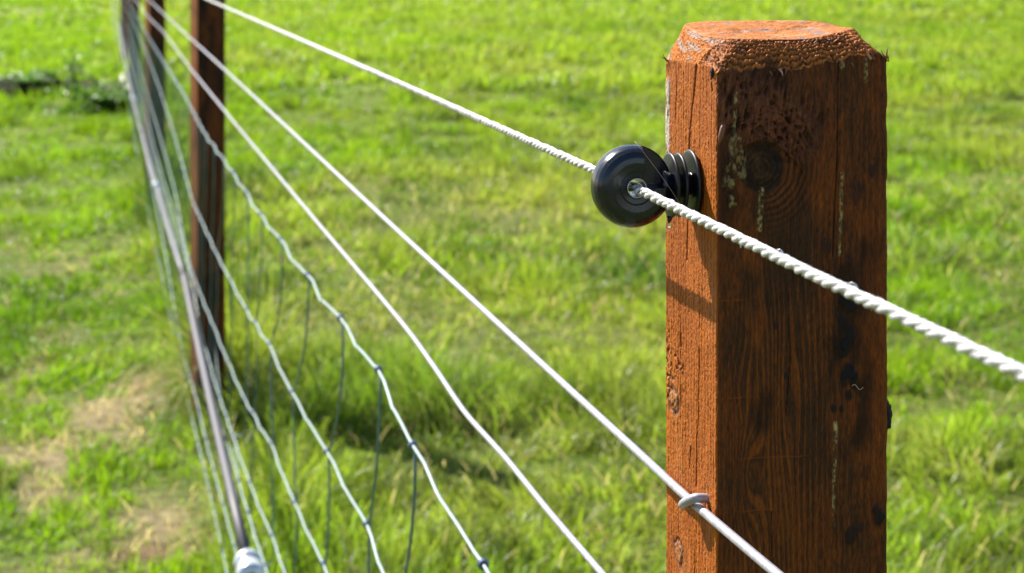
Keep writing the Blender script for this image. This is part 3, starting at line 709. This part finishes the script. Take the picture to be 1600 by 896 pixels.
# ------------------------------------------------------------------ stock netting
net_px = [
 [(762, 893), (755, 882), (645, 696), (591, 578), (532, 497), (480, 430), (438, 374), (407, 335), (385, 300), (352, 252), (318, 205), (290, 150), (255, 95), (225, 47), (205, 10)],
 [(596, 893), (573, 820), (511, 706), (456, 613), (421, 538), (385, 484), (360, 437), (338, 395), (322, 360), (300, 312), (285, 255), (268, 195), (250, 140), (228, 80), (200, 20)],
 [(511, 893), (460, 785), (424, 694), (383, 625), (357, 567), (335, 512), (318, 471), (300, 425), (288, 380), (275, 305), (258, 240), (240, 180), (222, 120), (205, 60), (190, 10)],
 [(447, 893), (425, 837), (390, 754), (364, 680), (343, 620), (327, 565), (312, 510), (302, 450), (290, 400), (278, 352), (258, 290), (242, 235), (225, 160), (205, 90), (187, 20)],
 [(408, 893), (397, 857), (373, 784), (353, 711), (337, 665), (325, 625), (308, 555), (297, 490), (285, 420), (270, 360), (252, 290), (235, 230), (215, 150), (198, 80), (182, 10)],
 [(378, 893), (371, 870), (351, 796), (325, 700), (304, 612), (286, 555), (272, 480), (262, 415), (250, 350), (236, 280), (222, 215), (205, 140), (192, 80), (179, 10)],
 [(356, 896), (348, 862), (327, 765), (309, 690), (291, 615), (277, 550), (262, 475), (250, 415), (240, 375), (226, 300), (212, 225), (198, 150), (187, 85), (176, 10)],
]
NS = SF - .0030
lines_tz = []
for L_ in net_px:
    if len(lines_tz) == 4: L_ = [(x + 9 * min(1, max(0, (y - 300) / 300)), y) for x, y in L_]
    P = np.array([on_plane(x, y, NS) for x, y in L_]); P = P[np.argsort(P[:, 1])]; lines_tz.append(P[:, 1:])
def net_z(i, t):
    a = lines_tz[i]; t = np.asarray(t, float)
    zl = np.median(a[-4:, 1])
    z = np.interp(t, a[:, 0], a[:, 1])
    z = np.where(t < a[0, 0], a[0, 1] - .02 * (a[0, 0] - t), z)
    return np.where(t > a[-1, 0], a[-1, 1] + (zl - a[-1, 1]) * sst(a[-1, 0], a[-1, 0] + 4, t), z)
net = empty("stock_netting", (NS, p2[1], 0), "weathered galvanised stock netting of wavy wires hung below the plain wires", "netting")
def net_local(P): return np.asarray(P, float) - np.array([NS, p2[1], 0])
def t_of(px, s=NS): return on_plane(px, 400, s)[1]
T1 = [t_of(755), t_of(645), t_of(591), t_of(532), t_of(480), t_of(438), t_of(407), t_of(385)]
lead = []; q = T1[0]
while q > -.6: q -= .26; lead.append(q)
tail = []; q = T1[-1]
while q < 15.5: q += (.33 if q < 4.6 else .165) + .02 * random.random(); tail.append(q)
stays = lead[::-1] + T1 + tail
lean = np.cumsum([0, .115, .05, .05, .05, .04, .04])
jt = np.array([[T + lean[i] * min(1, max(.2, T / 2.0)) for i in range(7)] for T in stays])
# pull the second, third and fourth rows to the traced knots where they are known
known = {1: [573, 511, 456, 421, 385, 360, 338], 2: [460, 424, 383, 357, 335], 3: [425, 390, 364, 343, 327], 4: [373, 353], 6: [348, 309]}
for i, xs in known.items():
    for x in xs:
        tk = t_of(x); j = np.argmin(np.abs(jt[:, i] - tk))
        if abs(jt[j, i] - tk) < .14: jt[j, i] = tk
for i in range(7):
    Q = []
    js = jt[:, i]
    for j in range(len(js)):
        t0_ = js[j]; z0_ = float(net_z(i, t0_)); Q.append((NS, t0_, z0_))
        if j + 1 < len(js):
            t1_ = js[j + 1]; g_ = t1_ - t0_; am = (.0075 if i == 0 else .0045) * (.7 + .6 * random.random()) * (1.0 if t0_ < 8 else .6)
            for fr, of in [(.10, .15), (.30, .35), (.50, .75), (.56, 1.0), (.62, .75), (.80, -.10), (.92, -.05)]:
                tq = t0_ + g_ * fr; zl = z0_ * (1 - fr) + float(net_z(i, t1_)) * fr
                Q.append((NS, tq, zl - am * of + .0010 * random.uniform(-1, 1)))
    Q.append((NS, 34, float(net_z(i, 34))))
    V, f = tube(net_local(Q), .0016 if i else .00155, 8)
    link("line_wire", mesh_of("line_wire", V, f, M_net), net)
def stay_mesh(j):
    Q = []
    for i in range(6):
        ta, tb = jt[j, i], jt[j, i + 1]; za, zb = float(net_z(i, ta)), float(net_z(i + 1, tb))
        bow = random.uniform(-.012, .018)
        for s in np.linspace(0, 1, 7)[:-1]: Q.append((NS + .0024, ta * (1 - s) + tb * s + bow * math.sin(s * math.pi) - (tb - ta) * .35 * math.sin(s * math.pi), za * (1 - s) + zb * s))
    Q.append((NS + .0024, jt[j, 6], float(net_z(6, jt[j, 6]))))
    return tube(net_local(Q), .00135, 7)
far_parts = []
for j in range(len(stays)):
    V, f = stay_mesh(j)
    link("stay_wire", mesh_of("stay_wire", V, f, M_stay), net)
def torus(R, r, cy, n=20, m=8):
    V = []; Fq = []
    for i in range(n):
        a = 2 * math.pi * i / n
        for j in range(m):
            b_ = 2 * math.pi * j / m; V.append(((R + r * math.cos(b_)) * math.cos(a), cy + r * math.sin(b_), (R + r * math.cos(b_)) * math.sin(a)))
            Fq.append((i * m + j, i * m + (j + 1) % m, ((i + 1) % n) * m + (j + 1) % m, ((i + 1) % n) * m + j))
    return np.array(V), Fq
kv, kf_ = joinm([torus(.0028, .00125, -.0016), torus(.0029, .00125, .0013)])
M_knot = zinc("dull_wire_wrap", (.17, .21, .33), .5, .5)
km = mesh_of("knot", kv, kf_, M_knot)
cnt = 0; far_k = []
order = sorted([(jt[j, i], j, i) for j in range(len(stays)) for i in range(7) if jt[j, i] > 1.1])
for (t0_, j, i) in order:
    p = net_local((NS, t0_, float(net_z(i, t0_))))
    dz = float(net_z(i, t0_ + .05)) - float(net_z(i, t0_ - .05))
    if cnt < 98:
        link("knot", km, net, loc=tuple(p), rot=(math.atan2(dz, .1), 0, 0)); cnt += 1
    else: far_k.append((kv + p, kf_))
V, f = joinm(far_k); tagit(link("knots", mesh_of("knots", V, f, M_knot), net), kind="stuff")

# ------------------------------------------------------------------ pipe along the foot of the netting
PS = SF - .020
pp = [on_plane(x, y, PS) for x, y in [(394, 900), (384, 866), (287, 430), (245, 293), (222, 210), (208, 155), (196, 100), (186, 40)]]
pr = empty("fence_pipe", tuple(pp[2] * [1, 1, 0]), "jointed grey pipe running low along the netting beside the grass", "pipe")
org = pp[2] * [1, 1, 0]
d_ = (pp[1] - pp[2]); near = pp[1] + d_ / np.linalg.norm(d_) * 2.6
ends = [near, pp[1], pp[2], pp[3], pp[4], pp[5], pp[6], pp[7]]
M_pipe2 = zinc("pale_pipe", (.12, .12, .15), .55, 0)
for i in range(len(ends) - 1):
    a, b_ = ends[i], ends[i + 1]
    Q = np.array([a * (1 - s) + b_ * s for s in np.linspace(0, 1, 8)]); Q[:, 2] -= .010 * np.sin(np.linspace(0, 1, 8) * np.pi)
    V, f = tube(Q - org, .0095 if i < 2 else .0085, 16); link("pipe_length", mesh_of("pipe_length", V, f, M_pipe if i < 2 else M_pipe2), pr)
for i, (p, r, ln, m) in enumerate([(pp[1], .0235, .085, M_coup), (pp[2], .0125, .03, M_pipe), (pp[3], .021, .05, M_coup), (pp[5], .022, .06, M_coup)]):
    a, b_ = ends[[0, 1, 2, 4][i]], ends[[2, 3, 4, 6][i]]; dv = (a - b_) / np.linalg.norm(a - b_)
    prof = [(-1, .5), (-.96, .93), (-.8, 1), (-.3, 1), (-.28, .88), (.28, .88), (.3, 1), (.8, 1), (.96, .93), (1, .5)]
    c = p + dv * (ln * .9 if i == 0 else 0)
    V, f = tube(np.array([c + dv * ln * .5 * k[0] for k in prof]) - org, [r * k[1] for k in prof], 24)
    link("coupling", mesh_of("coupling", V, f, m), pr)
# pale clip beside the pipe
q0 = on_plane(191, 118, SF - .03); q1 = on_plane(193, 160, SF - .03)
V, f = tube(np.array([q0, q0 * .8 + q1 * .2, q0 * .4 + q1 * .6, q1]) - q1, [.014, .018, .018, .012], 14)
tagit(link("fence_clip", mesh_of("fence_clip", V, f, mat("pale_plastic", (.75, .72, .62), .4)[0]), loc=tuple(L2W(q1)), rot=(0, 0, PHI)), "small pale clip on the far netting at the upper left", "clip")

# ------------------------------------------------------------------ insulator
tc_ = t_of(1085, SF); ic = np.array([RS, tc_, float(rope_z(tc_))])
ic[2] = H - (291 - Y0) / F * (RS * sp + tc_ * cp)
ins = empty("ring_insulator", (SF, tc_, ic[2]), "glossy black plastic ring insulator screwed into the sunlit side of the near post", "insulator")
n = 360; prof = [(.0044, .0078), (.0050, .0085), (.0070, .0087), (.0073, .0085), (.0075, .0085), (.0078, .0088), (.0112, .0091), (.0138, .0088), (.0160, .0076), (.0175, .0056), (.0184, .0030), (.0187, .0004), (.0186, .0000)]
def dens(p, k):
    q = []
    for (a0_, b0_), (a1_, b1_) in zip(p[:-1], p[1:]): q += [(a0_ + (a1_ - a0_) * i / k, b0_ + (b1_ - b0_) * i / k) for i in range(k)]
    return q + [p[-1]]
prof = dens(prof, 5)
V = []; Fq = []
prof_full = [(r, -t_) for r, t_ in prof] + [(.0187, .0003), (.0184, .0035), (.0173, .0062), (.0155, .0080), (.0125, .0092), (.0070, .0090), (.0048, .0080)]
nf = len(prof)
for i, (r, t_) in enumerate(prof_full):
    for j in range(n):
        a = 2 * math.pi * j / n; dg = math.degrees(a)     # 0 = towards the post, 90 = up
        k = 1.0; rr_ = r; tq = t_
        if i < nf:
            xx, zz2 = r * math.cos(a), r * math.sin(a)
            c = float(sst(.0034 + .05 * max(0, zz2 - .012), .0040 + .05 * max(0, zz2 - .012), xx) * sst(-.0004, .0004, zz2))
            tq = t_ * (1 - c) + c * max(t_, .0012); rr_ = r * (1 - .02 * c)
        V.append((rr_ * math.cos(a), tq, rr_ * math.sin(a)))
m_ = len(prof_full)
Fq = [(i * n + j, i * n + (j + 1) % n, ((i + 1) % m_) * n + (j + 1) % n, ((i + 1) % m_) * n + j) for i in range(m_) for j in range(n)]
Vr = np.array(V) * np.array([1.0, 1.0, 1.0])
off = np.array([RS - SF, 0, 0])
mm = mesh_of("ring", Vr + off, Fq, M_black)
link("ring", mm, ins)
try: mm.set_sharp_from_angle(angle=math.radians(38))
except Exception: pass
# bare metal sleeve in the eye
pf = [(.0044, -.0084), (.0047, -.0088), (.0049, -.0085), (.0047, -.0050), (.0045, 0), (.0044, .006), (.0050, .0095), (.0046, .0094), (.0033, .002), (.0036, -.0040), (.0044, -.0084)]
V, f = lathe([(r * .92, t_) for r, t_ in pf], 48, 'y'); link("eye_sleeve", mesh_of("eye_sleeve", V + off, f, M_sleeve), ins)
# stem and skirts
pf = [(0, -.0165), (.0078, -.0160), (.0068, -.0140), (.0058, -.0115), (.0056, -.0095), (.0056, -.0006), (.0080, -.0003)]
V, f = lathe(pf, 40, 'x'); link("stem", mesh_of("stem", V, f, M_black), ins)
for xo, r in [(-.0118, .0148), (-.0078, .0146), (-.0024, .0160)]:
    pf = [(.0045, xo + .0004), (r * .6, xo + .0002), (r * .93, xo - .0004), (r * .985, xo - .0002), (r, xo + .0004), (r * .985, xo + .0010), (r * .9, xo + .0012), (r * .6, xo + .0016), (.0045, xo + .0020)]
    V, f = lathe(pf, 72, 'x'); link("skirt", mesh_of("skirt", V, f, M_skirt), ins)
# small moulded nib and droplet under the outer skirt
V, f = tube(np.array([[-.0118, -.001, -.0140], [-.0122, -.001, -.0160], [-.0124, -.001, -.0172]]), [.0016, .0009, .0004], 8); link("drip_nib", mesh_of("drip_nib", V, f, M_black), ins)
dr = blob((-.0126, -.001, -.0182), .0010, 3, M_drop, "water_drop", ins, (1, 1, 1.25))
# strand of spider silk from the top of the ring to the skirts
def ins_local(p): return np.asarray(p, float) - np.array([SF, tc_, ic[2]])
w0 = ins_local(on_plane(1000, 224, RS)); w0[1] = -.003
w1 = ins_local(on_front(1066, 327, tc_ - .013))
k = np.linspace(0, 1, 12)[:, None]; P = w0 * (1 - k) + w1 * k; P[:, 1] -= .004 * np.sin(k[:, 0] * np.pi) + .002
V, f = tube(P, .00010, 5); link("silk_thread", mesh_of("silk_thread", V, f, M_web), ins)

# ------------------------------------------------------------------ far left: weed and fallen branch
gp = on_ground(118, 172)
base = np.array([gp[0], gp[1], float(gz(gp[0], gp[1]))])
def weed(base, hh, nst, label, seed, spread=.5):
    rs = random.Random(seed)
    o = bpy.data.objects.new("leafy_weed", None); COL.objects.link(o); o.location = tuple(base); tagit(o, label, 'weed', 'tall weeds by the soil bank')
    st = []; lv = []; cl = []
    for s_ in range(nst):
        az = rs.uniform(0, 6.28); ln = hh * rs.uniform(.6, 1); le = rs.uniform(.2, 1) * spread
        k = np.linspace(0, 1, 7); P = np.stack([np.cos(az) * ln * le * k ** 1.5, np.sin(az) * ln * le * k ** 1.5, ln * k * (1 - .2 * le * k)], -1)
        st.append(tube(P, .004 * (1 - .6 * k), 6))
        for q in range(26):
            s = rs.uniform(.2, 1); c = P[int(s * 6)]; a2 = rs.uniform(0, 6.28); L_ = rs.uniform(.04, .085); ti = rs.uniform(-.2, .7)
            d = np.array([math.cos(a2), math.sin(a2), ti]); sd_ = np.array([-math.sin(a2), math.cos(a2), 0]) * L_ * .24
            lv.append((np.array([c, c + d * L_ * .5 + sd_, c + d * L_ - [0, 0, L_ * .3], c + d * L_ * .5 - sd_]), [(0, 1, 2, 3)]))
            cl += [np.array([.07, .16, .02]) * rs.uniform(.7, 1.5)] * 4
    V, f = joinm(st); link("stem", mesh_of("weed_stem", V, f, mat("weed_stem", (.16, .14, .06), .6)[0]), o)
    V, f = joinm(lv); link("foliage", mesh_of("foliage", V, f, M_blade, False, np.array(cl), "tint"), o)
weed(base, .62, 8, "tall loose weed with small glinting leaves beside the dark soil bank", 3)
g2 = on_ground(168, 185); weed(np.array([g2[0], g2[1], float(gz(g2[0], g2[1]))]), .36, 26, "dense dark green weed clump at the foot of the far fence", 9, 2.0)
g3 = on_ground(48, 150); weed(np.array([g3[0], g3[1], float(gz(g3[0], g3[1]))]), .24, 26, "low dark green weed patch on the soil bank at the far left edge", 21, 2.6)
g1 = on_ground(150, 158, .12); b1 = on_plane(191, 118, SF - .05); b1w = L2W(b1)
k = np.linspace(0, 1, 10)[:, None]; P = np.array([g1[0], g1[1], .02 + float(gz(g1[0], g1[1]))]) * (1 - k) + b1w * k; P[:, 2] += .05 * np.sin(k[:, 0] * 5) ; P[:, 0] += .03 * np.sin(k[:, 0] * 9)
o0 = P[0].copy(); V, f = joinm([tube(P - o0, np.linspace(.02, .010, 10), 8), tube(np.array([P[5], P[5] + [-.2, .1, .12], P[5] + [-.35, .1, .16]]) - o0, [.009, .006, .003], 6)])
M_br, t, b = mat("dead_branch", (.20, .16, .12), .8); n = noise_node(t, 40, 4); bump(t, b, n.outputs[0], .01)
tagit(link("dead_branch", mesh_of("dead_branch", V, f, M_br), loc=tuple(o0)), "bare grey brown branch leaning from the grass against the far netting", "branch")
